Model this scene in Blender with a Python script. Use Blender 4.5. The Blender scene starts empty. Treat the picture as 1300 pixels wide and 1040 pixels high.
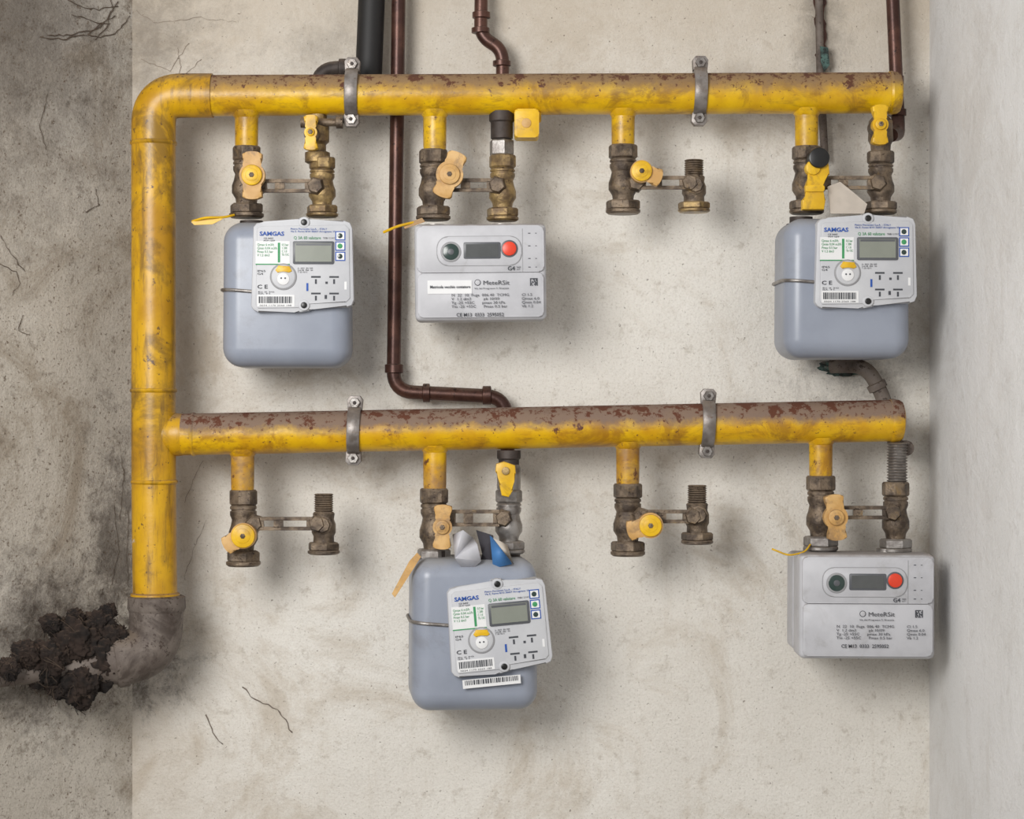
import bpy, bmesh, math, random
from mathutils import Vector, Matrix, noise
random.seed(7)
D=3.0; F=2618.0; Z0=1.4
def S(d): return (D-d)/F
sc=bpy.context.scene
sc.view_settings.view_transform='Standard'
sc.view_settings.look='None'

# ------------------------------------------------------------ materials
def c(r,g,b):
    f=lambda v:(v/255/12.92) if v/255<=0.04045 else ((v/255+0.055)/1.055)**2.4
    return (f(r),f(g),f(b),1)
class NT:
    def __init__(s,name):
        s.m=bpy.data.materials.new(name); s.m.use_nodes=True
        s.t=s.m.node_tree; s.b=s.t.nodes['Principled BSDF']
        s.tc=s.t.nodes.new('ShaderNodeTexCoord'); s.geo=s.t.nodes.new('ShaderNodeNewGeometry')
    def l(s,a,b): s.t.links.new(a,b)
    def noise(s,scale,detail=4,rough=0.55,vec=None,dist=0):
        n=s.t.nodes.new('ShaderNodeTexNoise'); n.inputs['Scale'].default_value=scale
        n.inputs['Detail'].default_value=detail; n.inputs['Roughness'].default_value=rough
        n.inputs['Distortion'].default_value=dist
        s.l(vec or s.geo.outputs['Position'],n.inputs['Vector']); return n.outputs['Fac']
    def mr(s,v,a,b,c0=0,d0=1):
        n=s.t.nodes.new('ShaderNodeMapRange'); n.interpolation_type='SMOOTHSTEP'
        s.l(v,n.inputs[0])
        for i,x in zip((1,2,3,4),(a,b,c0,d0)): n.inputs[i].default_value=x
        return n.outputs[0]
    def math(s,op,a,b):
        n=s.t.nodes.new('ShaderNodeMath'); n.operation=op
        for i,x in enumerate((a,b)):
            if isinstance(x,(int,float)): n.inputs[i].default_value=x
            else: s.l(x,n.inputs[i])
        return n.outputs[0]
    def vmul(s,v,sc3):
        m=s.t.nodes.new('ShaderNodeVectorMath'); m.operation='MULTIPLY'; s.l(v,m.inputs[0]); m.inputs[1].default_value=sc3; return m.outputs[0]
    def dist(s,p,sc3=(1,1,1)):
        n=s.t.nodes.new('ShaderNodeVectorMath'); n.operation='SUBTRACT'; s.l(s.geo.outputs['Position'],n.inputs[0]); n.inputs[1].default_value=p
        q=s.t.nodes.new('ShaderNodeVectorMath'); q.operation='LENGTH'; s.l(s.vmul(n.outputs[0],sc3),q.inputs[0]); return q.outputs['Value']
    def mix(s,f,a,b):
        n=s.t.nodes.new('ShaderNodeMix'); n.data_type='RGBA'
        s.l(f,n.inputs[0]) if not isinstance(f,(int,float)) else setattr(n.inputs[0],'default_value',f)
        for i,x in ((6,a),(7,b)):
            if isinstance(x,tuple): n.inputs[i].default_value=x
            else: s.l(x,n.inputs[i])
        return n.outputs[2]
    def bump(s,h,st,dist=0.002,prev=None):
        n=s.t.nodes.new('ShaderNodeBump'); n.inputs['Strength'].default_value=st
        n.inputs['Distance'].default_value=dist; s.l(h,n.inputs['Height'])
        if prev: s.l(prev,n.inputs['Normal'])
        return n.outputs[0]
    def xyz(s,v):
        n=s.t.nodes.new('ShaderNodeSeparateXYZ'); s.l(v,n.inputs[0]); return n.outputs

def weathered(name,base,base2,dust,dlo=0.2,dhi=0.9,dmax=0.8,rust=None,rthr=0.62,rough=0.5,metal=0,scale=30,rup=0.15,bst=0.25,grime=None,gthr=0.55,gmax=0.6,chip=None,streak=None):
    k=NT(name)
    col=k.mix(k.mr(k.noise(scale,5),0.35,0.65),base,base2)
    nz=k.xyz(k.geo.outputs['Normal'])[2]
    if grime: col=k.mix(k.math('MULTIPLY',k.mr(k.noise(scale*0.6,8,0.7,dist=0.6),gthr,gthr+0.14),gmax),col,grime)
    if streak:
        sv=k.vmul(k.geo.outputs['Position'],streak[1])
        col=k.mix(k.mr(k.noise(1,7,0.7,vec=sv),.50,.68,0,streak[2]),col,streak[0])
    j=k.math('ADD',nz,k.math('MULTIPLY',k.math('SUBTRACT',k.noise(scale*1.3,7,0.7),0.5),1.2))
    dm=k.math('MULTIPLY',k.mr(j,dlo,dhi),dmax)
    col=k.mix(dm,col,dust)
    if rust:
        rr=k.math('ADD',k.noise(scale*2.2,8,0.72),k.math('MULTIPLY',nz,rup))
        col=k.mix(k.mr(rr,rthr,rthr+0.05),col,rust)
        r2=k.math('ADD',k.noise(scale*7,4,0.6),k.math('MULTIPLY',nz,rup*0.6))
        col=k.mix(k.mr(r2,rthr+0.02,rthr+0.08,0,0.8),col,rust)
    if chip: col=k.mix(k.mr(k.noise(scale*1.1,5,0.6),0.70,0.72),col,chip)
    k.l(col,k.b.inputs['Base Color'])
    k.l(k.mr(dm,0,1,rough,0.9),k.b.inputs['Roughness'])
    k.l(k.math('MULTIPLY',k.math('SUBTRACT',1.0,dm),metal),k.b.inputs['Metallic'])
    if bst: k.l(k.bump(k.noise(scale*6,6,0.7),bst,0.0015),k.b.inputs['Normal'])
    return k.m
def plain(name,a,rough=0.5,metal=0,var=0.9,scale=60):
    k=NT(name)
    b=tuple(x*var for x in a[:3])+(1,)
    k.l(k.mix(k.mr(k.noise(scale,5),0.35,0.65),a,b),k.b.inputs['Base Color'])
    k.b.inputs['Roughness'].default_value=rough; k.b.inputs['Metallic'].default_value=metal
    return k.m
Y_UP=weathered('yellow_paint_upper',c(222,178,6),c(198,150,8),c(134,108,80),-0.25,0.62,0.95,c(90,54,36),0.60,0.34,0,22,0.11,grime=c(132,92,26),gthr=0.49,gmax=0.7,streak=(c(120,84,36),(22,60,70),.55))
Y_LO=weathered('yellow_paint_lower',c(222,176,6),c(198,146,8),c(124,104,92),-0.2,0.4,0.97,c(92,52,34),0.595,0.38,0,20,0.11,grime=c(142,92,22),gthr=0.49,gmax=0.7,streak=(c(118,78,34),(22,60,70),.55))
Y_VE=weathered('yellow_paint_riser',c(204,156,12),c(176,128,14),c(132,106,74),0.5,1.0,0.8,c(82,56,36),0.622,0.38,0,16,0.06,grime=c(104,76,30),gthr=0.475,gmax=0.72,chip=c(196,180,160),streak=(c(104,76,36),(60,60,9),.7))
Y_HD=weathered('yellow_plastic',c(230,184,20),c(210,164,20),c(156,126,80),0.4,1.1,0.7,None,rough=0.4,scale=40,bst=0.15,grime=c(156,118,42),gthr=0.50,gmax=0.65)
CREAM=weathered('cream_plastic',c(208,168,108),c(190,146,82),c(120,98,76),0.3,1.1,0.8,None,rough=0.5,scale=45,bst=0.2,grime=c(140,110,76),gthr=0.49,gmax=0.7)
BRASSD=weathered('weathered_bronze',c(128,112,94),c(74,63,54),c(134,118,100),0.2,1.0,0.7,c(56,42,35),0.59,0.38,0.5,60,0.03,0.7,grime=c(150,124,82),gthr=0.56,gmax=0.6)
BRASS=weathered('old_brass',c(172,146,98),c(106,86,62),c(136,118,96),0.3,1.0,0.7,c(76,56,42),0.60,0.34,0.55,60,0.03,0.6,grime=c(88,72,56),gthr=0.50,gmax=0.7)
IRON=weathered('dark_iron',c(76,68,64),c(54,47,44),c(110,96,84),0.3,1.0,0.7,c(74,48,34),0.62,0.6,0.4,45,0.05,0.35)
ZINC=weathered('zinc_steel',c(156,152,148),c(110,104,100),c(132,120,106),0.4,1.1,0.6,c(106,82,66),0.65,0.36,0.6,50,0.05,0.3,grime=c(112,92,74),gthr=0.55,gmax=0.55)
CLAMPM=weathered('clamp_steel',c(148,142,138),c(116,108,102),c(134,120,106),0.3,1.1,0.7,c(112,90,74),0.63,0.42,0.5,60,0.05,0.25,grime=c(124,100,82),gthr=0.54,gmax=0.55)
ELBOW=weathered('grey_cast_elbow',c(116,106,98),c(90,79,72),c(102,88,74),0.2,1.0,0.8,c(56,42,34),0.58,0.65,0.1,26,0.05,0.6,grime=c(58,47,40),gthr=0.50,gmax=0.7)
COPPER=weathered('aged_copper',c(92,62,52),c(66,42,36),c(112,94,80),0.4,1.1,0.6,c(46,31,27),0.60,0.36,0.5,30,0.05,0.15)
BLACKP=plain('black_plastic',c(22,20,20),0.6)
BLACK=plain('black_gloss',c(18,18,18),0.35)
BODY=weathered('grey_blue_enamel',c(146,152,165),c(138,144,157),c(142,140,137),0.3,1.1,0.75,None,rough=0.34,scale=14,bst=0.05,grime=c(124,126,133),gthr=0.56,gmax=0.55)
PLATE=weathered('light_grey_plastic',c(194,195,198),c(185,186,190),c(168,163,156),0.6,1.2,0.4,None,rough=0.5,scale=20,bst=0.04)
PLATE2=weathered('pale_grey_plastic',c(191,191,195),c(181,181,185),c(138,129,122),0.4,1.0,0.8,None,rough=0.5,scale=24,bst=0.06,grime=c(160,158,158),gthr=0.54,gmax=0.55)
LINE=plain('grey_line',c(150,150,152),0.6)
LCD=plain('lcd_glass',c(134,138,128),0.2,0,0.95)
LCDD=plain('lcd_dark',c(84,86,86),0.2)
GREYD=plain('dark_grey_bezel',c(88,90,94),0.4)
WHITE=plain('white_label',c(226,226,226),0.6,0,0.97)
INK=plain('printed_ink',c(66,68,74),0.7)
DARKP=plain('dark_paper',c(64,62,68),0.8)
BLUE=plain('blue_ink',c(30,80,165),0.6)
GREEN=plain('green_ink',c(60,146,92),0.6)
RED=plain('red_button_plastic',c(222,66,38),0.35)
TEALD=plain('dark_green_lens',c(50,66,62),0.2)
BLUEP=plain('blue_paper',c(70,124,182),0.6)
GREYP=plain('white_paper',c(206,206,212),0.8)
PAPER=plain('faded_paper',c(196,186,174),0.85)
DIRT=weathered('dark_dust_matter',c(48,36,29),c(24,18,15),c(80,64,52),0.4,1.1,0.7,None,rough=0.95,scale=40,bst=1.0,grime=c(72,54,42),gthr=.56,gmax=.5)
WEB=plain('cobweb_thread',c(146,132,118),0.9)
WEBD=plain('dusty_cobweb_thread',c(84,70,58),0.95)
TWIG=plain('dark_wall_crack',c(124,112,102),0.9)
FOAM=weathered('mottled_mortar',c(84,112,106),c(40,46,44),c(150,146,138),0.3,1.0,0.6,c(30,28,26),0.55,0.9,0,90,0,0.8)

def wallmat(name,a,b,stain,grime,corner=None,speck=0.66,st=.55,gr=.45,soot=None,fine=.22):
    k=NT(name)
    col=k.mix(k.mr(k.noise(2.6,5,0.6),0.35,0.65),a,b)
    col=k.mix(k.math('MULTIPLY',k.mr(k.noise(4.5,10,0.74,dist=0.8),0.48,0.66),st),col,stain)
    col=k.mix(k.math('MULTIPLY',k.mr(k.noise(34,9,0.78),0.53,0.67),gr),col,grime)
    # faint vertical run-off marks
    col=k.mix(k.mr(k.noise(1,8,0.75,vec=k.vmul(k.geo.outputs['Position'],(26,26,3))),.54,.72,0,.35),col,stain)
    col=k.mix(k.mr(k.noise(300,4,0.75),0.50,0.64,0,fine),col,grime)
    x=k.xyz(k.geo.outputs['Position'])
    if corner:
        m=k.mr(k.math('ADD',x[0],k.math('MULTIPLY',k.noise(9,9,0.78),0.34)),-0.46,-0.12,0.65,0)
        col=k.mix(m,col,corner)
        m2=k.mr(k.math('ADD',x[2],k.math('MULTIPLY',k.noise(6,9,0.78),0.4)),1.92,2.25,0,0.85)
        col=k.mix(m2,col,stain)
    if soot:
        for p,s3,r0,r1,amt in soot:
            dd=k.math('ADD',k.dist(p,s3),k.math('MULTIPLY',k.math('SUBTRACT',k.noise(22,10,0.82,dist=.3),0.5),0.42))
            col=k.mix(k.mr(dd,r0,r1,amt,0),col,c(56,45,38))
    col=k.mix(k.mr(k.noise(150,4,0.7),speck,speck+0.05,0,0.7),col,c(98,82,68))
    k.l(col,k.b.inputs['Base Color']); k.b.inputs['Roughness'].default_value=0.95
    k.b.inputs['Specular IOR Level'].default_value=0.2
    b1=k.bump(k.noise(11,5,0.6),0.4,0.012)
    b2=k.bump(k.noise(190,6,0.75),0.85,0.003,b1)
    k.l(b2,k.b.inputs['Normal'])
    return k.m
def W0(x,y,d): return ((x-650)*S(d),-d,Z0+(520-y)*S(d))
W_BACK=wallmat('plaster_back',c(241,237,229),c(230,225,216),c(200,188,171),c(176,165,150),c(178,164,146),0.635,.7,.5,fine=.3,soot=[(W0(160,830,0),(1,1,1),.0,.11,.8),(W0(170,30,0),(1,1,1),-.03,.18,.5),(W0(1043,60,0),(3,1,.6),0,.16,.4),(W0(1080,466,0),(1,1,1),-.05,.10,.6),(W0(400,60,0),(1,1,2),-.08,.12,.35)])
W_LEFT=wallmat('plaster_left',c(212,205,194),c(188,180,168),c(146,133,116),c(114,103,90),None,0.61,.78,.6,fine=.38,soot=[(W0(80,820,.14),(1,1,1),.0,.19,.92),(W0(40,0,.15),(1,1,.7),.0,.32,.7),(W0(150,700,.02),(2,1,.5),.0,.12,.65)])  # grimy plaster, its base colour also darkened to stand in for weaker light
W_RIGHT=wallmat('plaster_right',c(236,235,234),c(228,227,225),c(210,205,199),c(192,186,180),None,0.69,.5,.28,fine=.16)
FLOORM=wallmat('concrete_floor',c(120,114,106),c(96,92,86),c(80,74,68),c(70,64,58))

# ------------------------------------------------------------ assembly helpers
class Asm:
    def __init__(s,name,ox,oy,od,ref=0.12,parent=None):
        s.ref=ref
        s.e=bpy.data.objects.new(name,None); s.e.empty_display_size=0.02
        sc.collection.objects.link(s.e)
        s.o=s.q(ox,oy,od)
        if parent: s.e.parent=parent.e; s.e.location=s.o-parent.o
        else: s.e.location=s.o
    def q(s,x,y,d):
        k=S(s.ref); return Vector(((x-650)*k,-d,Z0+(520-y)*k))
    def u(s,n): return n*S(s.ref)
    def add(s,name,bm,mat,ang=35):
        bmesh.ops.recalc_face_normals(bm,faces=bm.faces)
        me=bpy.data.meshes.new(name); bm.to_mesh(me); bm.free()
        me.transform(Matrix.Translation(-s.o))
        for p in me.polygons: p.use_smooth=True
        me.set_sharp_from_angle(angle=math.radians(ang))
        me.materials.append(mat)
        ob=bpy.data.objects.new(name,me); sc.collection.objects.link(ob); ob.parent=s.e
        return ob
    def lathe(s,name,p,dr,prof,mat,seg=32,bm=None,rot=0,ang=35):
        own=bm is None
        if own: bm=bmesh.new()
        dr=dr.normalized(); a=dr.orthogonal().normalized()
        if abs(dr.z)>0.9: a=Vector((1,0,0))
        b=dr.cross(a); rings=[]
        for t,r in prof:
            cc=p+dr*s.u(t); rr=max(s.u(r),1e-5)
            rings.append([bm.verts.new(cc+(a*math.cos(rot+2*math.pi*i/seg)+b*math.sin(rot+2*math.pi*i/seg))*rr) for i in range(seg)])
        for r0,r1 in zip(rings,rings[1:]):
            for i in range(seg):
                bm.faces.new((r0[i],r0[(i+1)%seg],r1[(i+1)%seg],r1[i]))
        bm.faces.new(rings[0]); bm.faces.new(rings[-1])
        if own: return s.add(name,bm,mat,ang)
    def hexn(s,name,p,dr,h,r,mat,bm=None,rot=0.3,n=6):
        e=min(2,h*0.2)
        return s.lathe(name,p,dr,[(0,r*0.9),(e,r),(h-e,r),(h,r*0.9)],mat,n,bm,rot,20)
    def tube(s,name,pts,r,mat,seg=20,bm=None):
        own=bm is None
        if own: bm=bmesh.new()
        n=len(pts); rs=r if isinstance(r,list) else [r]*n
        t0=(pts[1]-pts[0]).normalized(); a=t0.orthogonal().normalized(); rings=[]
        for i,p in enumerate(pts):
            t=(pts[min(i+1,n-1)]-pts[max(i-1,0)]).normalized()
            a=(a-t*a.dot(t)).normalized(); b=t.cross(a)
            rings.append([bm.verts.new(p+(a*math.cos(2*math.pi*j/seg)+b*math.sin(2*math.pi*j/seg))*s.u(rs[i])) for j in range(seg)])
        for r0,r1 in zip(rings,rings[1:]):
            for i in range(seg): bm.faces.new((r0[i],r0[(i+1)%seg],r1[(i+1)%seg],r1[i]))
        bm.faces.new(rings[0]); bm.faces.new(rings[-1])
        if own: return s.add(name,bm,mat)
    def box(s,name,x0,y0,x1,y1,d0,d1,mat,bev=1.0,seg=3,bm=None):
        own=bm is None
        if own: bm=bmesh.new()
        r=bmesh.ops.create_cube(bm,size=1); k=S(s.ref)
        p=s.q((x0+x1)/2,(y0+y1)/2,(d0+d1)/2)
        for v in r['verts']:
            v.co=Vector((v.co.x*abs(x1-x0)*k,v.co.y*abs(d1-d0),v.co.z*abs(y1-y0)*k))+p
        if bev>0 and own:
            bmesh.ops.bevel(bm,geom=bm.edges[:],offset=min(s.u(bev),abs(d1-d0)*0.45),segments=seg,profile=0.5,affect='EDGES')
        if own: return s.add(name,bm,mat,40 if bev<6 else 60)
    def prism(s,name,out,df,db,mat,bev=0.8,bm=None):
        own=bm is None
        if own: bm=bmesh.new()
        f=[bm.verts.new(s.q(x,y,df)) for x,y in out]; b=[bm.verts.new(s.q(x,y,db)) for x,y in out]
        cap=bm.faces.new(f); bm.faces.new(b); n=len(out)
        for i in range(n): bm.faces.new((f[i],f[(i+1)%n],b[(i+1)%n],b[i]))
        if bev and own:
            bmesh.ops.bevel(bm,geom=list(cap.edges),offset=s.u(bev),segments=2,profile=0.5,affect='EDGES')
        if own: return s.add(name,bm,mat,35)
    def rrect(s,name,x0,y0,x1,y1,r,df,db,mat,bev=0.8):
        out=[]
        for cx,cy,a0 in ((x1-r,y0+r,-90),(x1-r,y1-r,0),(x0+r,y1-r,90),(x0+r,y0+r,180)):
            for i in range(7):
                a=math.radians(a0+i*15); out.append((cx+r*math.cos(a),cy+r*math.sin(a)))
        return s.prism(name,out,df,db,mat,bev)
    def disc(s,name,x,y,r,df,db,mat,bev=0.8,n=32):
        return s.prism(name,[(x+r*math.cos(2*math.pi*i/n),y+r*math.sin(2*math.pi*i/n)) for i in range(n)],df,db,mat,bev)
    def text(s,name,txt,x,y,w,h,d,mat,lines=1,bold=0.0):
        cu=bpy.data.curves.new(name,'FONT'); cu.body=txt; cu.size=s.u(h)*1.38; cu.extrude=0.0001; cu.offset=s.u(bold)
        cu.resolution_u=2; cu.materials.append(mat)
        ob=bpy.data.objects.new(name,cu); sc.collection.objects.link(ob)
        bpy.context.view_layer.update()
        sx=s.u(w)/max(ob.dimensions.x,1e-6)
        ob.parent=s.e; ob.location=s.q(x,y,d)-s.o; ob.rotation_euler=(math.pi/2,0,0); ob.scale=(sx,1,1)
        return ob
X=Vector((1,0,0)); DN=Vector((0,0,-1)); UP=Vector((0,0,1)); FW=Vector((0,-1,0))
def fillet(pts,R,n=8):
    out=[pts[0]]
    for a,b,cc in zip(pts,pts[1:],pts[2:]):
        u=(a-b); v=(cc-b); r=min(R,u.length*0.49,v.length*0.49)
        p0=b+u.normalized()*r; p1=b+v.normalized()*r
        for i in range(n+1):
            t=i/n; out.append(p0*(1-t)**2+b*2*t*(1-t)+p1*t*t)
    out.append(pts[-1]); return out
def subdiv(pts,step):
    out=[]
    for a,b in zip(pts,pts[1:]):
        n=max(1,int((b-a).length/step))
        out+= [a.lerp(b,i/n) for i in range(n)]
    out.append(pts[-1]); return out

# ------------------------------------------------------------ room
def slab(name,p,mat):
    bm=bmesh.new(); n=len(p)//2
    v=[bm.verts.new(q) for q in p]
    bm.faces.new(v[:n]); bm.faces.new(v[n:])
    for i in range(n): bm.faces.new((v[i],v[(i+1)%n],v[n+(i+1)%n],v[n+i]))
    bmesh.ops.recalc_face_normals(bm,faces=bm.faces)
    me=bpy.data.meshes.new(name); bm.to_mesh(me); bm.free(); me.materials.append(mat)
    o=bpy.data.objects.new(name,me); sc.collection.objects.link(o); return o
XL=(168-650)*S(0); XR=(1180-650)*S(0); HT=2.7
AL=math.radians(42); L=1.0
lx,ly=XL-L*math.sin(AL),-L*math.cos(AL)
def foot(name,poly,z0,z1,mat): return slab(name,[Vector((x,y,z0)) for x,y in poly]+[Vector((x,y,z1)) for x,y in poly],mat)
foot('wall_back',[(XL,0),(XR,0),(XR,0.12),(XL,0.12)],0,HT,W_BACK)
nx,ny=-math.cos(AL)*0.12,math.sin(AL)*0.12
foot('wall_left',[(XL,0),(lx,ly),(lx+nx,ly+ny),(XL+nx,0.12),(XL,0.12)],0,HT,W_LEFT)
foot('wall_right',[(XR,0.12),(XR,-1.3),(XR+0.12,-1.3),(XR+0.12,0.12)],0,HT,W_RIGHT)
foot('floor',[(XL,0),(XR,0),(XR,-4),(-2.4,-4),(lx,ly)],-0.08,0,FLOORM)

# ------------------------------------------------------------ yellow manifold
M=Asm('yellow_gas_pipe_manifold',196,500,0.12)
dP=0.12; R=27
yu=lambda x:121.5-(x-252)*0.004
yl=lambda x:552-(x-222)*0.0196
rise=fillet([M.q(197,770,dP),M.q(195,600,dP),M.q(195,121.5,dP),M.q(270,yu(270),dP)],M.u(62),14)
M.tube('riser_pipe',subdiv(rise,0.02),28,Y_VE,40)
M.tube('upper_header',subdiv([M.q(250,yu(250),dP),M.q(1136,yu(1136),dP)],0.02),26,Y_UP,40)
M.tube('tee_branch',[M.q(x,yl(x),dP) for x in (198,208,216,224,232)],[23,24.2,25.6,27.6,26.6],Y_VE,40)
M.tube('lower_header',subdiv([M.q(229,yl(229),dP),M.q(1138,yl(1138),dP)],0.02),26.5,Y_LO,40)
M.lathe('upper_end_cap',M.q(1128,yu(1128),dP),X,[(0,27),(3,28),(6,27),(10,26.5),(14,24),(16,18),(17,0.1)],Y_UP,36)
M.lathe('lower_end_cap',M.q(1130,yl(1130),dP),X,[(0,27),(3,28),(6,27.2),(11,26.5),(15,24),(17,18),(18,0.1)],Y_LO,36)
bead=lambda r:[(-3.5,r-1),(-2,r+1.2),(0,r+2),(2,r+1.2),(3.5,r-1)]
M.lathe('weld_elbow_right',M.q(256,yu(256),dP),X,bead(26),Y_VE,36)
M.lathe('weld_elbow_low',M.q(195,182,dP),DN,bead(28),Y_VE,36)
M.lathe('weld_tee_top',M.q(195,496,dP),DN,bead(28),Y_VE,36)
M.lathe('weld_tee_bottom',M.q(196,612,dP),DN,bead(28),Y_VE,36)
M.lathe('weld_tee_side',M.q(246,yl(246),dP),X,bead(26),Y_LO,36)
M.lathe('riser_base_ring',M.q(197,752,dP),DN,[(0,28),(2,31),(14,32),(18,28)],Y_VE,36)
stubsU=[(313,187),(552,189),(791,184),(1024,187)]
stubsL=[(308,622),(552,620),(797,614),(1042,605)]
for i,(x,y) in enumerate(stubsU):
    t=yu(x)+20; M.lathe('upper_outlet_%d'%(i+1),M.q(x,t,dP),DN,[(0,19),(6,17),(9,14.8),(y-t-4,14.6),(y-t+2,14.2)],Y_UP,28)
for i,(x,y) in enumerate(stubsL):
    t=yl(x)+20; M.lathe('lower_outlet_%d'%(i+1),M.q(x,t,dP),DN,[(0,19),(6,17),(9,14.8),(y-t-4,14.6),(y-t+2,14.2)],Y_LO,28)

# grey bottom elbow and pipe to the left wall
E=Asm('grey_pipe_elbow',190,810,0.12)
path=fillet([E.q(199,762,.12),E.q(198,826,.125),E.q(120,842,.15),E.q(40,844,.20),E.q(-60,848,.31)],E.u(52),12)
n=len(path); E.tube('elbow_pipe',path,[34 if i<15 else max(16,34-(i-14)*1.7) for i in range(n)],ELBOW,32)
E.lathe('collar_top',E.q(199,756,.12),DN,[(0,32),(2,36),(16,37),(22,34)],ELBOW,32)
E.lathe('collar_side',E.q(158,834,.133),Vector((-1,-.2,-.15)),[(-6,34),(-4,37),(8,37),(10,34)],ELBOW,32)

# ------------------------------------------------------------ clamps
def clamp(x,y,tilt=0):
    C=Asm('steel_pipe_clamp',x,y,dP)
    C.lathe('band',C.q(x-8,y,dP),X,[(0,26.5),(0,30),(1.5,31),(14.5,31),(16,30),(16,26.5)],CLAMPM,40)
    for sgn,nm in ((-1,'top'),(1,'bottom')):
        yy=y+sgn*35
        C.prism('ear_'+nm,[(x-9,y+sgn*26),(x+9,y+sgn*26),(x+10,yy+sgn*4),(x+6,yy+sgn*9),(x-6,yy+sgn*9),(x-10,yy+sgn*4)],dP+.008,dP-.008,CLAMPM,0.8)
        C.hexn('bolt_'+nm,C.q(x,yy,dP+.007),FW,6,7,ZINC)
        C.disc('screw_slot_'+nm,x,yy,2.6,dP+.0142,dP+.012,IRON,0.2,6)
    C.lathe('wall_rod',C.q(x,y,.0),FW,[(0,14),(4,14),(4,5),(85,5)],CLAMPM,16)
    C.e.rotation_euler=(0,tilt,0)
clamp(447,yu(447)-3,0.02); clamp(888,yu(888)-3,0.02); clamp(450,yl(450)-1,0.03); clamp(898,yl(898)-1,0.03)

# ------------------------------------------------------------ valves
def column(V,nm,x,y0,y1,mat,nutmat=None,hy=None,k=1.0,thread=False):
    H=y1-y0; nutmat=nutmat or mat
    bm=bmesh.new(); p=lambda y:V.q(x,y,dP)
    if thread:
        pr=[]; t=0
        while t<H*0.30: pr+=[(t,11.5*k),(t+1.2,13.4*k),(t+2.6,11.5*k)]; t+=2.8
        V.lathe('',p(y0),DN,[(0,10*k)]+pr+[(H*.30,13*k),(H*.32,14*k)],mat,28,bm)
        V.lathe('',p(y0+H*.30),DN,[(0,13*k),(2,15*k),(H*.12,14*k),(H*.2,16.5*k),(H*.34,16.5*k),(H*.4,14*k),(H*.52,14.5*k)],mat,28,bm)
        V.lathe('',p(y0+H*.50),FW,[(0,12),(17,12),(18,10),(21,9)],mat,8,bm)
    else:
        V.hexn('',p(y0),DN,H*.2,18.5*k,mat,bm,.2,8)
        V.lathe('',p(y0+H*.19),DN,[(0,14*k),(3,17*k),(H*.06,17*k),(H*.065,15.5*k),(H*.085,15.5*k),(H*.09,17*k),(H*.14,17*k),(H*.2,14.5*k),(H*.28,16*k),(H*.36,18.5*k),(H*.46,18.5*k),(H*.54,14*k),(H*.62,13*k),(H*.66,13.5*k)],mat,28,bm)
    V.add(nm+'_body',bm,mat)
    bm=bmesh.new()
    V.hexn('',p(y1-H*.20),DN,H*.14,22*k,nutmat,bm,.25,6)
    V.lathe('',p(y1-H*.07),DN,[(0,20*k),(1,22*k),(H*.045,22*k),(H*.07,19*k)],nutmat,28,bm)
    V.add(nm+'_union_nut',bm,nutmat,25)
def butterfly(V,nm,x,y,ang,mat,capmat,r=13,wing=13,d=.155,lobes=2,cap=9):
    a=math.radians(ang); out=[]
    for i in range(72):
        t=2*math.pi*i/72; w=math.cos(t-a); w=abs(w) if lobes==2 else max(w,0)
        e=min(1,max(0,(w-.80)/.12)); e=e*e*(3-2*e)
        rr=r+wing*e
        out.append((x+rr*math.cos(t),y+rr*math.sin(t)))
    V.lathe(nm+'_stem',V.q(x,y,.125),FW,[(0,10),(20,10),(27,8)],BRASSD,20)
    V.prism(nm,out,d+.010,d-.004,mat,1.8)
    V.disc(nm+'_hub',x,y,cap,d+.0145,d+.008,capmat,1.5)
    V.disc(nm+'_hub_ring',x,y,cap*.62,d+.0152,d+.013,capmat,.5)
    V.disc(nm+'_screw',x,y,3.4,d+.0168,d+.012,BRASSD,0.8,6)
def bracket(V,x0,x1,y,h=15,d=.142,mat=BRASSD):
    bm=bmesh.new(); b=lambda a,bb,cc,dd:V.box('',a,bb,cc,dd,d,d-.006,None,0,3,bm)
    b(x0,y-h/2,x1,y-h/2+4.6); b(x0,y+h/2-4.6,x1,y+h/2); m=x0+(x1-x0)*.38
    b(x0,y-h/2+4,x0+8,y+h/2-4); b(x1-8,y-h/2+4,x1,y+h/2-4); b(m-6,y-h/2+4,m+6,y+h/2-4)
    V.add('bracket_bar',bm,mat)
    for nm,xx in (('a',x0-4),('b',x1+5)):
        V.lathe('bracket_boss_'+nm,V.q(xx,y,.125),FW,[(0,12),(12,12),(16,10),(19,9)],mat,6)
def valve(xl,y0,y1,xr,ry0,ry1,hand,by,thread=False,rmat=BRASSD,lmat=BRASSD,rnut=None,lnut=None,extra=None,bh=17):
    V=Asm('gas_meter_valve',(xl+xr)/2,(y0+y1)/2,dP)
    column(V,'inlet',xl,y0,y1,lmat,lnut)
    column(V,'outlet',xr,ry0,ry1,rmat,rnut,thread=thread,k=.93)
    bracket(V,xl+20,xr-12,by,bh)
    if hand: butterfly(V,'handle',*hand[:3],CREAM,hand[3] if len(hand)>3 else CREAM,**(hand[4] if len(hand)>4 else {}))
    if extra: extra(V)
    return V
def ex1(V):
    V.lathe('cock_body',V.q(403,146,dP),DN,[(0,12),(10,12),(12,15),(34,15),(38,11),(46,11),(48,16),(60,16),(62,12)],BRASS,24)
    V.lathe('cock_spindle',V.q(383,157,dP+.012),X,[(0,7),(6,7),(7,5),(44,5),(45,8),(53,8)],BRASSD,16)
    butterfly(V,'cock_handle',398,173,90,Y_HD,Y_HD,r=8,wing=14,d=.152,cap=5)
valve(313,186,277,409,200,276,(325,227,90,Y_HD,dict(r=16,wing=14,cap=13)),238,extra=ex1,rmat=BRASS)
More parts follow.
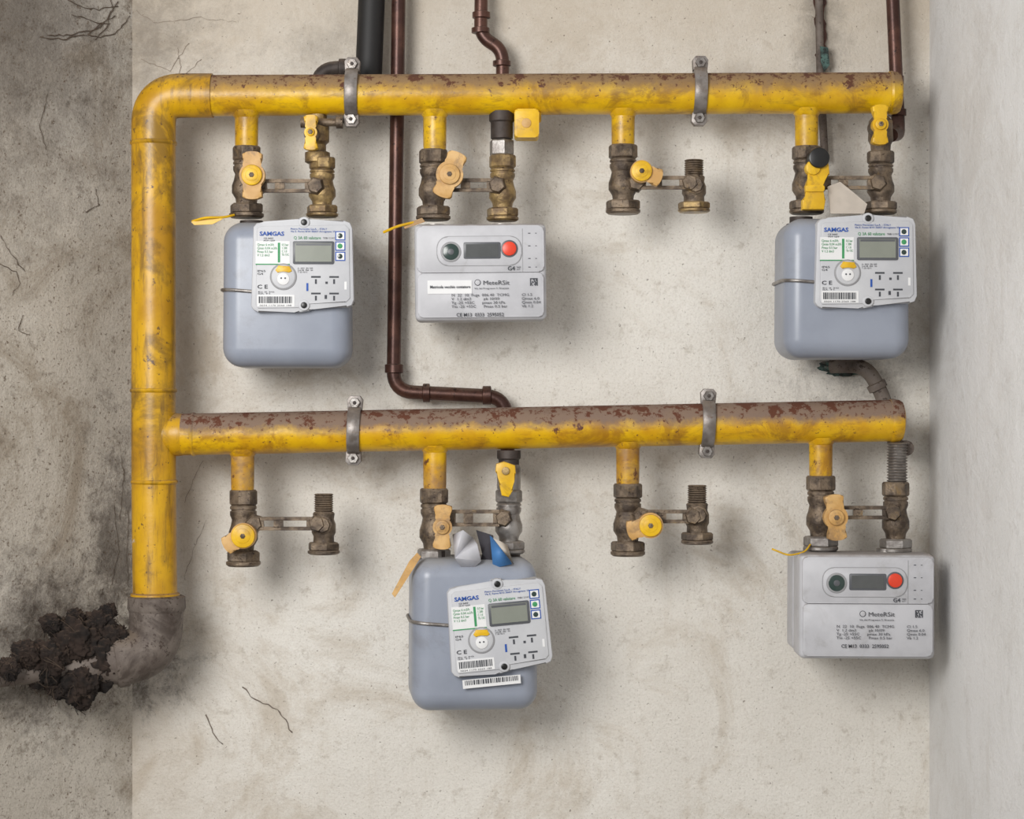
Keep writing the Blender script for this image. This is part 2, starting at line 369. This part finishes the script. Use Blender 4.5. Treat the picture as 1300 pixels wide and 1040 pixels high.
def ex2(V):
    V.lathe('iron_nipple',V.q(637,142,dP),DN,[(0,16),(12,16),(14,14),(34,14),(36,11),(38,11)],IRON,24)
    V.hexn('zinc_nut',V.q(637,178,dP),DN,20,16,ZINC)
    V.rrect('plug_valve_cap',653,142,684,178,4,.15,.11,Y_HD,2)
    V.lathe('plug_valve_neck',V.q(684,150,.13),X,[(-2,7),(2,7),(3,5)],Y_HD,16)
    V.disc('plug_valve_slot',668,160,6,.1515,.149,CREAM,.5)
valve(550,190,280,638,197,281,(572,226,112,CREAM,dict(r=17,wing=13,cap=13)),237,extra=ex2,rnut=BRASS,rmat=BRASS)
valve(791,184,272,881,203,270,(812,222,20,Y_HD,dict(r=14,wing=13,cap=13,lobes=1)),234,thread=True,rnut=BRASS)
def ex4(V):
    out=[(1024,200),(1020,212),(1021,230),(1017,240),(1018,252),(1013,258),(1013,270),(1040,270),(1042,258),(1038,250),(1040,240),(1040,232),(1047,226),(1046,214),(1040,198)]
    V.lathe('lock_stem',V.q(1031,208,.125),FW,[(0,11),(22,11),(26,8)],BRASSD,20)
    V.prism('lock_handle',out,.166,.15,Y_HD,1.6)
    V.disc('lock_barrel',1033,206,13,.174,.15,BLACK,2); V.disc('lock_ring',1026,218,9,.170,.15,Y_HD,1)
    V.rrect('lock_tongue',1016,240,1040,248,2,.170,.16,Y_HD,1)
    butterfly(V,'cock_handle',1110,164,90,Y_HD,Y_HD,r=10,wing=15,d=.158,cap=7)
    V.lathe('cock_body',V.q(1118,148,dP),DN,[(0,10),(6,15),(30,16),(36,13),(46,12)],BRASSD,24)
    V.prism('paper_tag',[(1046,240),(1062,234),(1082,250),(1096,262),(1092,274),(1050,274)],.152,.1505,PAPER,0)
valve(1024,186,272,1118,192,272,None,234,extra=ex4)
valve(309,622,719,411,627,704,(314,678,150,Y_HD,dict(r=16,wing=12,cap=15,lobes=1)),664,thread=True)
def ex6(V):
    V.lathe('iron_nipple',V.q(646,572,dP),DN,[(0,15),(10,15),(12,13),(24,13)],IRON,24)
    V.lathe('steel_body',V.q(646,590,dP),DN,[(0,13),(4,15),(30,15),(36,12),(46,12)],ZINC,24)
    V.prism('cock_handle',[(630,588),(640,585),(654,590),(655,600),(651,610),(651,622),(646,630),(637,628),(634,615),(634,604),(629,598)],.158,.148,Y_HD,2)
    V.disc('cock_screw',642,597,5,.161,.155,BRASS,.8)
valve(551,620,716,646,622,703,(563,667,92,CREAM,dict(r=12,wing=16,cap=9)),657,extra=ex6,rmat=ZINC,lnut=ZINC,bh=21)
valve(797,614,706,885,616,691,(823,665,165,Y_HD,dict(r=16,wing=14,cap=14,lobes=1)),655,thread=True)
def ex8(V):
    pr=[]; t=0
    while t<52: pr+=[(t,11),(t+1.6,13.5),(t+3.2,11)]; t+=3.6
    V.lathe('braided_hose',V.q(1139,562,dP),DN,pr,ZINC,28,ang=60)
valve(1042,604,700,1137,612,702,(1055,655,85,CREAM,dict(r=15,wing=14,cap=10)),650,extra=ex8,lnut=ZINC,rnut=ZINC)

# ------------------------------------------------------------ background pipes
def pipe(name,pts,r,mat,bend=30,collars=()):
    A=Asm(name,pts[len(pts)//2][0],pts[len(pts)//2][1],.04,ref=.045)
    w=[A.q(*p) for p in pts]
    A.tube('run',fillet(w,A.u(bend),8),r,mat,24)
    for i,(x,y,d,dr,l) in enumerate(collars):
        A.lathe('collar_%d'%(i+1),A.q(x,y,d),dr,[(0,r),(1,r+3),(l-1,r+3),(l,r)],mat,24)
    return A
pipe('black_drain_pipe',[(475,-80,.045),(468,95,.045),(466,118,.045)],17,BLACKP)
pipe('copper_pipe',[(507,-80,.045),(499,497,.035),(642,504,.035),(645,592,.035),(645,592,.115)],9,COPPER,26,
     [(500,462,.0355,DN,12),(536,499,.035,X,10),(612,502,.035,X,12)])
pipe('copper_pipe',[(612,-80,.04),(610,46,.04),(638,62,.04),(638,160,.04),(638,160,.115)],8.5,COPPER,18,
     [(611,14,.04,DN,9),(610,34,.04,DN,8),(637,76,.04,DN,8)])
pipe('copper_pipe',[(1130,-80,.045),(1140,150,.045),(1138,172,.06),(1120,180,.115)],8.5,COPPER,20,[(1136,96,.045,DN,12),(1139,138,.045,DN,10)])
pipe('iron_pipe_bend',[(448,86,.05),(404,88,.045),(402,150,.045),(402,150,.115)],9,IRON,24,[(430,87,.048,X,10)])
A=pipe('grey_service_pipe',[(1060,464,.012),(1100,464,.04),(1122,502,.04),(1138,568,.04),(1139,568,.115)],9.5,ELBOW,20,[(1112,486,.04,Vector((.45,0,-.9)),10)])
bm=bmesh.new(); bmesh.ops.create_icosphere(bm,subdivisions=4,radius=1)
for v in bm.verts:
    nn=noise.fractal(v.co*2.5,0.8,2,4); k=1+0.35*nn
    v.co=Vector((v.co.x*.034*k,v.co.y*.014*k,v.co.z*.012*k))+A.q(1078,466,.006)
A.add('entry_mortar',bm,FOAM,180)
A=Asm('wall_conduit',1043,100,.01,ref=.01)
A.tube('conduit',[A.q(1038,-80,.012),A.q(1041,90,.012),A.q(1047,205,.012)],5,ELBOW,16)
out=[]
for i in range(24): out.append((1033+random.uniform(-2,3)+i*.2,-70+i*6.6))
for i in range(24): out.append((1048+random.uniform(-3,3)+(23-i)*.1,-70+(23-i)*6.6))
A.prism('rusty_chase_edge',out,.004,.0,COPPER,0)
A.prism('verdigris_flake',[(1040,60),(1050,62),(1052,84),(1046,92),(1041,80)],.020,.016,FOAM,0)

# ------------------------------------------------------------ meters
def slots(Pn,x,y,d):
    Pn.box('slot_a',x-6,y-1,x+6,y+1.2,d+.0004,d,INK,0)
    Pn.box('slot_b',x-1.2,y+3,x+1.2,y+9,d+.0004,d,INK,0)
def diaphragm(bx0,by0,bx1,by1,px,py,yaw,roll,conn,connTop,strap,bar_tail=False):
    G=Asm('diaphragm_gas_meter',(bx0+bx1)/2,(by0+by1)/2,.12,ref=.175)
    bm=bmesh.new(); bmesh.ops.create_cube(bm,size=1); k=S(.175)
    w,h=(bx1-bx0)*k,(by1-by0)*k; dp=.125; p=G.q((bx0+bx1)/2,(by0+by1)/2,.118)
    for v in bm.verts: v.co=Vector((v.co.x*w,v.co.y*dp,v.co.z*h))
    bmesh.ops.bevel(bm,geom=[e for e in bm.edges],offset=G.u(24),segments=8,profile=.5,affect='EDGES')
    for v in bm.verts:
        z=v.co.z/(h/2); s=1-.035*max(z,0)**2-.02*max(-z,0)**3
        v.co=Vector((v.co.x*s,v.co.y*s,v.co.z))+p
    G.add('steel_case',bm,BODY,60)
    def loop(z,gr,r,nm,mat,tilt=0):
        pts=[]; rr=.026
        for cx,cy,a0 in ((w/2-rr,dp/2-rr,0),(-w/2+rr,dp/2-rr,90),(-w/2+rr,-dp/2+rr,180),(w/2-rr,-dp/2+rr,270)):
            for i in range(9):
                a=math.radians(a0+i*11.25); pts.append(Vector((cx+(rr+gr)*math.cos(a),cy+(rr+gr)*math.sin(a),0)))
        pts.append(pts[0].copy()); P0=G.q((bx0+bx1)/2,z,.118)
        G.tube(nm,[q+P0+Vector((0,0,tilt*(q.x))) for q in pts],r,mat,10)
    loop(strap,.0005,2.2,'case_seam_band',ZINC,-.08)
    for i,x in enumerate(conn):
        G.lathe('spigot_%d'%(i+1),G.q(x,connTop,.12),DN,[(0,15),(by0-connTop+3,15),(by0-connTop+4,19),(by0-connTop+9,19)],IRON,24)
    f=.195
    Pn=Asm('index_plate',px+65,py+58,f-.01,ref=.185,parent=G)
    X0,Y0=px-317,py-278
    T=lambda pts:[(a+X0,b+Y0) for a,b in pts]
    Pn.prism('housing',T([(320,288),(324,283),(334,281),(374,280),(378,276),(390,276),(394,280),(434,279),(442,282),(445,289),(447,380),(444,387),(438,389),(396,390),(390,394),(378,396),(372,394),(326,396),(320,393),(317,388)]),f-.002,f-.026,PLATE,2)
    Pn.prism('raised_face',T([(325,290),(330,287),(436,285),(441,290),(442,378),(437,383),(390,384),(384,390),(326,391),(323,386)]),f,f-.004,PLATE,1)
    b=lambda nm,x0,y0,x1,y1,m,t=.0005,d=f:Pn.box(nm,x0+X0,y0+Y0,x1+X0,y1+Y0,d+t,d-.001,m,0)
    Pn.rrect('display_bezel',370+X0,306+Y0,422+X0,335+Y0,2,f+.0015,f-.001,GREYD,.6)
    b('display_glass',373,308.5,419,332,LCD,.0019); b('display_window_top',374,309,418,311.5,GREYD,.0021)
    for i,y in enumerate((299,312,325)):
        b('icon_frame_%d'%i,423.5,y-5.8,436.2,y+5.8,BLUE,.0006)
        b('icon_inner_%d'%i,424.8,y-4.5,434.9,y+4.5,WHITE,.0009)
        Pn.disc('icon_dot_%d'%i,429.5+X0,y+Y0,3.2,f+.0014,f,TEALD if i!=1 else GREEN,.2,16)
    b('green_label',323,306,366,336,WHITE,.0004)
    b('label_green_stripe',323,334.6,366,336,GREEN,.0006); b('label_green_block',351,308,354,333,GREEN,.0006)
    Pn.disc('port_ring',358+X0,351+Y0,17,f+.0016,f-.001,LINE,1.2); Pn.disc('port_face',358+X0,351+Y0,15,f+.0024,f,PLATE,1)
    Pn.disc('port_cap',358+X0,354+Y0,8,f+.004,f,WHITE,1.5)
    Pn.prism('port_yellow_flag',T([(352,337),(366,338),(369,344),(365,346),(358,344),(351,346),(348,343)]),f+.0042,f,Y_HD,.5)
    for i,(a,bb) in enumerate(((355.5,353),(360.5,353))): Pn.disc('port_dot_%d'%i,a+X0,bb+Y0,1.1,f+.0045,f+.003,INK,0,10)
    for (x,y) in ((399,351),(422,351),(399,372),(422,372)): slots(Pn,x+X0,y+Y0,f)
    b('blue_tick',387,359,389.5,369,BLUE)
    b('square_mark',411,357,414,360,INK); b('square_mark2',410,374,413,379,INK); b('blank_label',435,357,438,367,WHITE)
    b('barcode_label',325,374,372,389,WHITE,.0006)
    bm=bmesh.new(); x=327
    while x<369:
        wd=random.choice((.8,1.2,1.8)); Pn.box('',x+X0,376+Y0,x+wd+X0,384.5+Y0,f+.001,f,None,0,1,bm); x+=wd+random.choice((.7,1.0))
    Pn.add('barcode_bars',bm,INK)
    for i,(x,y) in enumerate(((384,282),(384,387))):
        Pn.disc('seal_boss_%d'%i,x+X0,y+Y0,7,f+.001,f-.01,PLATE,1); Pn.disc('seal_screw_%d'%i,x+X0,y+Y0,4,f+.003,f,BLACK,1)
    t=lambda nm,s,x,y,w,h,m,bo=0:Pn.text(nm,s,x+X0,y+Y0,w,h,f+.0008,m,1,bo)
    t('logo_text','SAMGAS',328,299,31,5.2,BLUE,.2)
    t('header_text','Pietro Fiorentini S.p.A. - ITALY\nVia E. Fermi 8/10 36057 Arcugnano VI',367,291.5,56,2.3,BLUE)
    t('green_title','Q 3A 60 valutare',371,303.5,34,4,GREEN); t('code_text','TSGB 1 2 3 4 C',408,303,15,2.2,INK)
    t('green_text','Qmax 6 m3/h\nQmin 0.04 m3/h\nPmax 0.5 bar\nV 1.2 dm3',325,312,25,3.2,GREEN)
    t('ce_text','CE 0497\nM19 1259',333,303.5,14,2.1,INK)
    t('green_text_r','0.5 bar\n1 200\nC 1.0\nTb 15C',356,312,9,3.0,GREEN)
    t('ce_mark','C E',325,366,13,5,INK,.12)
    t('edge_text','IP65\nG4',325,345,10,2.6,INK)
    t('spec_text','A - 2019   EN 1359\nCod. 88   IP65   G4\nT -25 +55 C',376,341,19,1.8,INK)
    t('note_text','Ex II 3G\nIIA T1',326,371,20,1.6,INK)
    t('serial_text','0034 1170 2560 188',328,388.3,40,2.0,INK)
    if bar_tail:
        Pn.box('serial_sticker',330+X0,400+Y0,404+X0,411+Y0,f-.006,f-.007,WHITE,0)
        bm=bmesh.new(); x=333
        while x<400:
            wd=random.choice((.8,1.2,2)); Pn.box('',x+X0,401+Y0,x+wd+X0,407+Y0,f-.0056,f-.0062,None,0,1,bm); x+=wd+random.choice((.8,1.3))
        Pn.add('sticker_bars',bm,INK)
    Pn.e.rotation_euler=(0,-roll,0)
    G.e.rotation_euler=(0,0,yaw)
    return G
diaphragm(279,281,443,466,317,279,.04,.0,(313,409),276,374)
diaphragm(994,276,1157,455,1032,274,.02,0,(1024,1118),271,362)
diaphragm(517,710,680,904,562,737,.10,.085,(551,646),702,796,True)

def compact(x0,y0,x1,y1,conn,connTop,label,yaw,roll=0):
    G=Asm('compact_gas_meter',(x0+x1)/2,(y0+y1)/2,.12,ref=.18); f=.185
    ox,oy=x0-525,y0-283
    G.box('rear_case',x0-1,y0+3,x1-6,y1-4,.055,.12,PLATE2,7,4)
    G.box('front_case',x0,y0,x1,y1,.115,f-.004,PLATE2,7,5)
    G.rrect('front_face_upper',x0+3,y0+3,x1-3,y0+62,7,f,f-.006,PLATE2,1.5)
    G.rrect('front_face_lower',x0+4,y0+63.0,x1-4,y1-4,6,f-.0005,f-.006,PLATE2,1.2)
    G.rrect('control_rim',553+ox,299+oy,661+ox,337+oy,15,f+.001,f-.001,LINE,.5)
    G.rrect('control_band',553.8+ox,299.8+oy,660.2+ox,336.2+oy,14.5,f+.0014,f-.001,PLATE2,1)
    d=f+.0014
    G.disc('lens_rim',571+ox,319+oy,13,d+.0015,d-.001,LINE,1); G.disc('lens',571+ox,319+oy,10.5,d+.0022,d,TEALD,1); G.disc('lens_core',571+ox,319+oy,4,d+.0026,d,GREYD,.5)
    G.rrect('display_bezel',587+ox,307+oy,634+ox,328+oy,2,d+.0006,d-.001,GREYD,.3); G.box('display_glass',590+ox,309.5+oy,631+ox,325.5+oy,d,d+.001,LCDD,0)
    G.disc('button_rim',645+ox,315.5+oy,11,d+.001,d-.001,GREYD,.5); G.disc('red_button',645+ox,315.5+oy,9,d+.003,d,RED,1.2)
    G.box('panel_line_v',661.5+ox,290+oy,662.3+ox,345+oy,f+.0002,f-.001,LINE,0)
    for i,y in enumerate((296,312,328,339)):
        G.box('icon_%d'%i,669+ox,y-.5+oy,672+ox,y+.5+oy,f+.0004,f,INK,0); G.box('icon_r_%d'%i,678+ox,y-.4+oy,680+ox,y+.4+oy,f+.0004,f,INK,0)
    t=lambda nm,s,x,y,w,h,m=INK,bo=0:G.text(nm,s,x+ox,y+oy,w,h,f+.0018,m,1,bo)
    t('model_text','G4',642.5,343,9,5.5,INK,.1); t('sub_text','MADE\nIN IT',654,340,5,2)
    t('brand_text','MeteRSit',611,361,33,5.6,INK); G.disc('brand_ring',604.5+ox,358+oy,4,f+.0004,f,INK,.1,16); G.disc('brand_ring_in',604.5+ox,358+oy,3.2,f+.0006,f,PLATE2,.1,16)
    t('brand_sub','Via del Progresso 5, Brazzale',600,366.5,44,2.2)
    t('spec_text','N  22  10  Fuga  006 40  TCMG\nV  1.2 dm3          pb 10/09\nTg -25 +55C      pmax 30 kPa\nTm -25 +55C      Pmax 0.5 bar',571,375.5,73,3.5)
    t('spec_right','Cl 1.5\nQmax 6.0\nQmin 0.04\nVb 1.2',660,375.5,24,3.5)
    t('ce_text','CE M13  0333  2595052',577,401,60,4.6,INK,.06)
    bm=bmesh.new()
    for i in range(8):
        for j in range(8):
            if random.random()<.6 or i in(0,7): G.box('',671+i*1.2+ox,353+j*1.2+oy,672.2+i*1.2+ox,354.2+j*1.2+oy,f,f+.0005,None,0,1,bm)
    G.add('data_matrix',bm,INK)
    if label:
        G.box('paper_label',541+ox,355+oy,597+ox,372+oy,f-.001,f+.0006,WHITE,0)
        t('label_text','Matricola vecchio contatore',544,365,51,3.7,INK,.08)
    for i,x in enumerate(conn):
        G.lathe('spigot_%d'%(i+1),G.q(x,connTop,.12),DN,[(0,15),(y0-connTop+2,15),(y0-connTop+3,19),(y0-connTop+8,19)],ZINC,24)
    G.e.rotation_euler=(0,-roll,yaw)
compact(525,284,692,407,(550,638),280,True,.03,.01)
compact(1015,704,1187,837,(1042,1137),700,False,.0,-.004)

# ------------------------------------------------------------ seals, tags and papers
def tie(pts,d,w=2.2):
    A=Asm('yellow_seal_strap',pts[0][0],pts[0][1],d,ref=d)
    P=fillet([A.q(x,y,d+dd) for x,y,dd in pts],A.u(8),5)
    A.tube('strap',P,w,Y_HD,8); return A
A=tie([(244,281,0),(262,277,.01),(285,276,0),(296,272,-.01)],.15,1.6); A.prism('tag',[(243,282),(262,276),(284,278),(270,285),(247,286)],.153,.151,Y_HD,0)
A=tie([(487,295,0),(505,288,.01),(535,280,0)],.15,1.8); A.prism('tag',[(512,285),(536,277),(540,282),(514,291)],.155,.153,CREAM,0)
A=tie([(500,756,0),(512,735,.01),(530,706,0)],.17,1.6); A.prism('tag',[(498,753),(520,712),(530,701),(535,706),(525,722),(502,758)],.182,.180,CREAM,0)
A=tie([(980,697,0),(1000,705,.01),(1022,701,0),(1030,692,-.01)],.15,1.2)
A=Asm('crumpled_seal_papers',605,705,.17,ref=.17)
def sheet(nm,faces,mat):
    bm=bmesh.new(); cache={}
    for fc in faces:
        vs=[]
        for p in fc:
            if p not in cache: cache[p]=bm.verts.new(A.q(*p))
            vs.append(cache[p])
        bm.faces.new(vs)
    o=A.add(nm,bm,mat,1); md=o.modifiers.new('s','SOLIDIFY'); md.thickness=.0005
a1,a2,a3,a4,a5,a6,a7=(574,680,.150),(588,673,.172),(600,684,.150),(611,712,.178),(592,730,.168),(578,708,.185),(606,690,.186)
sheet('white_sheet',[(a1,a2,a6),(a2,a3,a6),(a3,a7,a6),(a7,a4,a6),(a4,a5,a6)],GREYP)
b1,b2,b3,b4,b5,b6=(604,674,.150),(622,680,.172),(640,694,.155),(650,716,.176),(626,722,.168),(612,704,.160)
sheet('blue_sheet',[(b2,b3,b4),(b2,b4,b5)],BLUEP)
sheet('dark_sheet',[(b1,(626,680,.165),b6),((626,680,.165),(630,722,.160),b6),(b6,(630,722,.160),(606,728,.163))],DARKP)
sheet('light_sheet',[((626,683,.178),(634,686,.180),(652,716,.182)),((634,686,.180),(644,692,.170),(652,716,.182))],PAPER)

# ------------------------------------------------------------ dark matted wrapping around the pipe at the wall
C=Asm('cobweb_dust_clump',100,835,.18,ref=.16)
bm=bmesh.new()
blobs=[(124,836,.148,36),(96,814,.165,30),(66,836,.19,25),(44,826,.21,17),(100,864,.165,28),(124,794,.145,19),(104,890,.16,12),(142,812,.15,19),(70,790,.18,13),(30,840,.24,13),(78,868,.175,17),(134,778,.14,10),(52,858,.19,12),(96,782,.16,10),(148,846,.14,14)]
for x,y,d,r in blobs:
    b2=bmesh.ops.create_icosphere(bm,subdivisions=5,radius=1)['verts']; o=C.q(x,y,d); rr=C.u(r)
    for v in b2:
        k=1+.36*noise.fractal(v.co*1.6+o*9,.8,2.1,4)+.14*noise.fractal(v.co*8+o*5,.6,2.2,3)
        v.co=o+Vector((v.co.x*rr*k,v.co.y*rr*k*.75,v.co.z*rr*k))
C.add('dust_mass',bm,DIRT,180)
def fuzz(nm,count,mat,r0,r1,step):
    bm=bmesh.new()
    for i in range(count):
        x,y,d,r=random.choice(blobs); a=random.uniform(0,6.28); rr=r*random.uniform(.1,1.0)
        p=C.q(x+rr*math.cos(a),y+rr*math.sin(a),d+C.u(r)*.75*math.sqrt(max(0,1-(rr/r)**2))); pts=[p]
        ta=a+random.choice((-1,1))*random.uniform(1.1,1.9)
        dv=Vector((math.cos(ta),random.uniform(-.2,.3),-math.sin(ta)))*step
        for j in range(6):
            dv=dv*.85+Vector((random.uniform(-1,1),random.uniform(-.5,.8),random.uniform(-1.3,.7)))*step*.5; pts.append(pts[-1]+dv)
        C.tube('',pts,random.uniform(r0,r1),None,4,bm)
    C.add(nm,bm,mat,180)
fuzz('matted_fibres',650,DIRT,.25,.55,.0019)
fuzz('loose_threads',150,WEBD,.15,.4,.0032)

# ------------------------------------------------------------ cobwebs on walls
def wp(x,y):
    if x<168:
        u=(x-650)/F
        d=(u*D-XL)/(u-math.tan(AL)); d+=.002; return Vector((u*(D-d),-d,Z0+(520-y)/F*(D-d)))
    return Vector(((x-650)*S(.001),-.001,Z0+(520-y)*S(.001)))
def strands(name,lst,mat,r=.5):
    A=Asm(name,lst[0][0][0],lst[0][0][1],.002,ref=.01); bm=bmesh.new()
    for ln in lst:
        w=[]
        for a,b in zip(ln,ln[1:]):
            n=max(2,int(math.hypot(b[0]-a[0],b[1]-a[1])/5))
            for i in range(n):
                t=i/n; x=a[0]+(b[0]-a[0])*t+random.uniform(-1.3,1.3); y=a[1]+(b[1]-a[1])*t+random.uniform(-1.3,1.3); w.append(wp(x,y))
        w.append(wp(*ln[-1])); A.tube('',w,[r*random.uniform(.4,1.3) for _ in w],None,5,bm)
    A.add('threads',bm,mat,180)
strands('cobweb',[[(52,48),(80,50),(110,44),(135,25),(150,2)],[(85,0),(100,8),(125,12),(150,8)],[(110,44),(128,48),(150,40),(165,20)],[(92,18),(120,28),(140,30)],[(120,50),(135,35),(143,12),(140,0)],[(60,46),(90,44),(120,38),(146,20)]],WEBD,.7)
strands('cobweb',[[(172,14),(200,30),(250,22),(300,28)],[(180,75),(215,90),(240,55)],[(255,75),(240,92),(225,100)],[(225,60),(230,85),(222,105)]],WEB,.3)
strands('cobweb',[[(15,375),(25,360),(20,345),(0,335)],[(0,300),(20,330),(32,345)],[(30,400),(22,420),(38,425)],[(110,270),(125,260),(122,240)],[(60,120),(50,160),(58,190)]],WEBD,.45)
strands('cobweb',[[(150,560),(158,600),(152,660)],[(164,640),(160,700),(163,745)],[(145,640),(150,700),(140,750)]],WEBD,.3)
strands('cobweb',[[(233,735),(245,700),(262,660)],[(233,640),(250,600),(258,585)]],WEB,.3)
strands('wall_crack',[[(308,872),(318,885),(335,893),(352,900),(362,915),(371,930)],[(262,908),(270,930),(283,945)]],TWIG,.8)

# ------------------------------------------------------------ light, world, camera
w=bpy.data.worlds.new('w'); sc.world=w; w.use_nodes=True
bg=w.node_tree.nodes['Background']; bg.inputs[0].default_value=(.985,.985,1,1); bg.inputs[1].default_value=.47
def area(name,loc,tgt,size,power,col=(1,1,1)):
    l=bpy.data.lights.new(name,'AREA'); l.shape='DISK'; l.size=size; l.energy=power; l.color=col
    o=bpy.data.objects.new(name,l); sc.collection.objects.link(o); o.location=loc
    o.rotation_euler=(Vector(tgt)-Vector(loc)).to_track_quat('-Z','Y').to_euler()
area('daylight_opening',(-0.9,-2.3,1.95),(.2,0,1.25),1.0,48,(1,.985,.96))
cam=bpy.data.cameras.new('camera'); co=bpy.data.objects.new('camera',cam); sc.collection.objects.link(co)
co.location=(0,-D,Z0); co.rotation_euler=(math.pi/2,0,0); cam.sensor_width=36; cam.lens=F*36/1300; cam.clip_start=.05
sc.camera=co
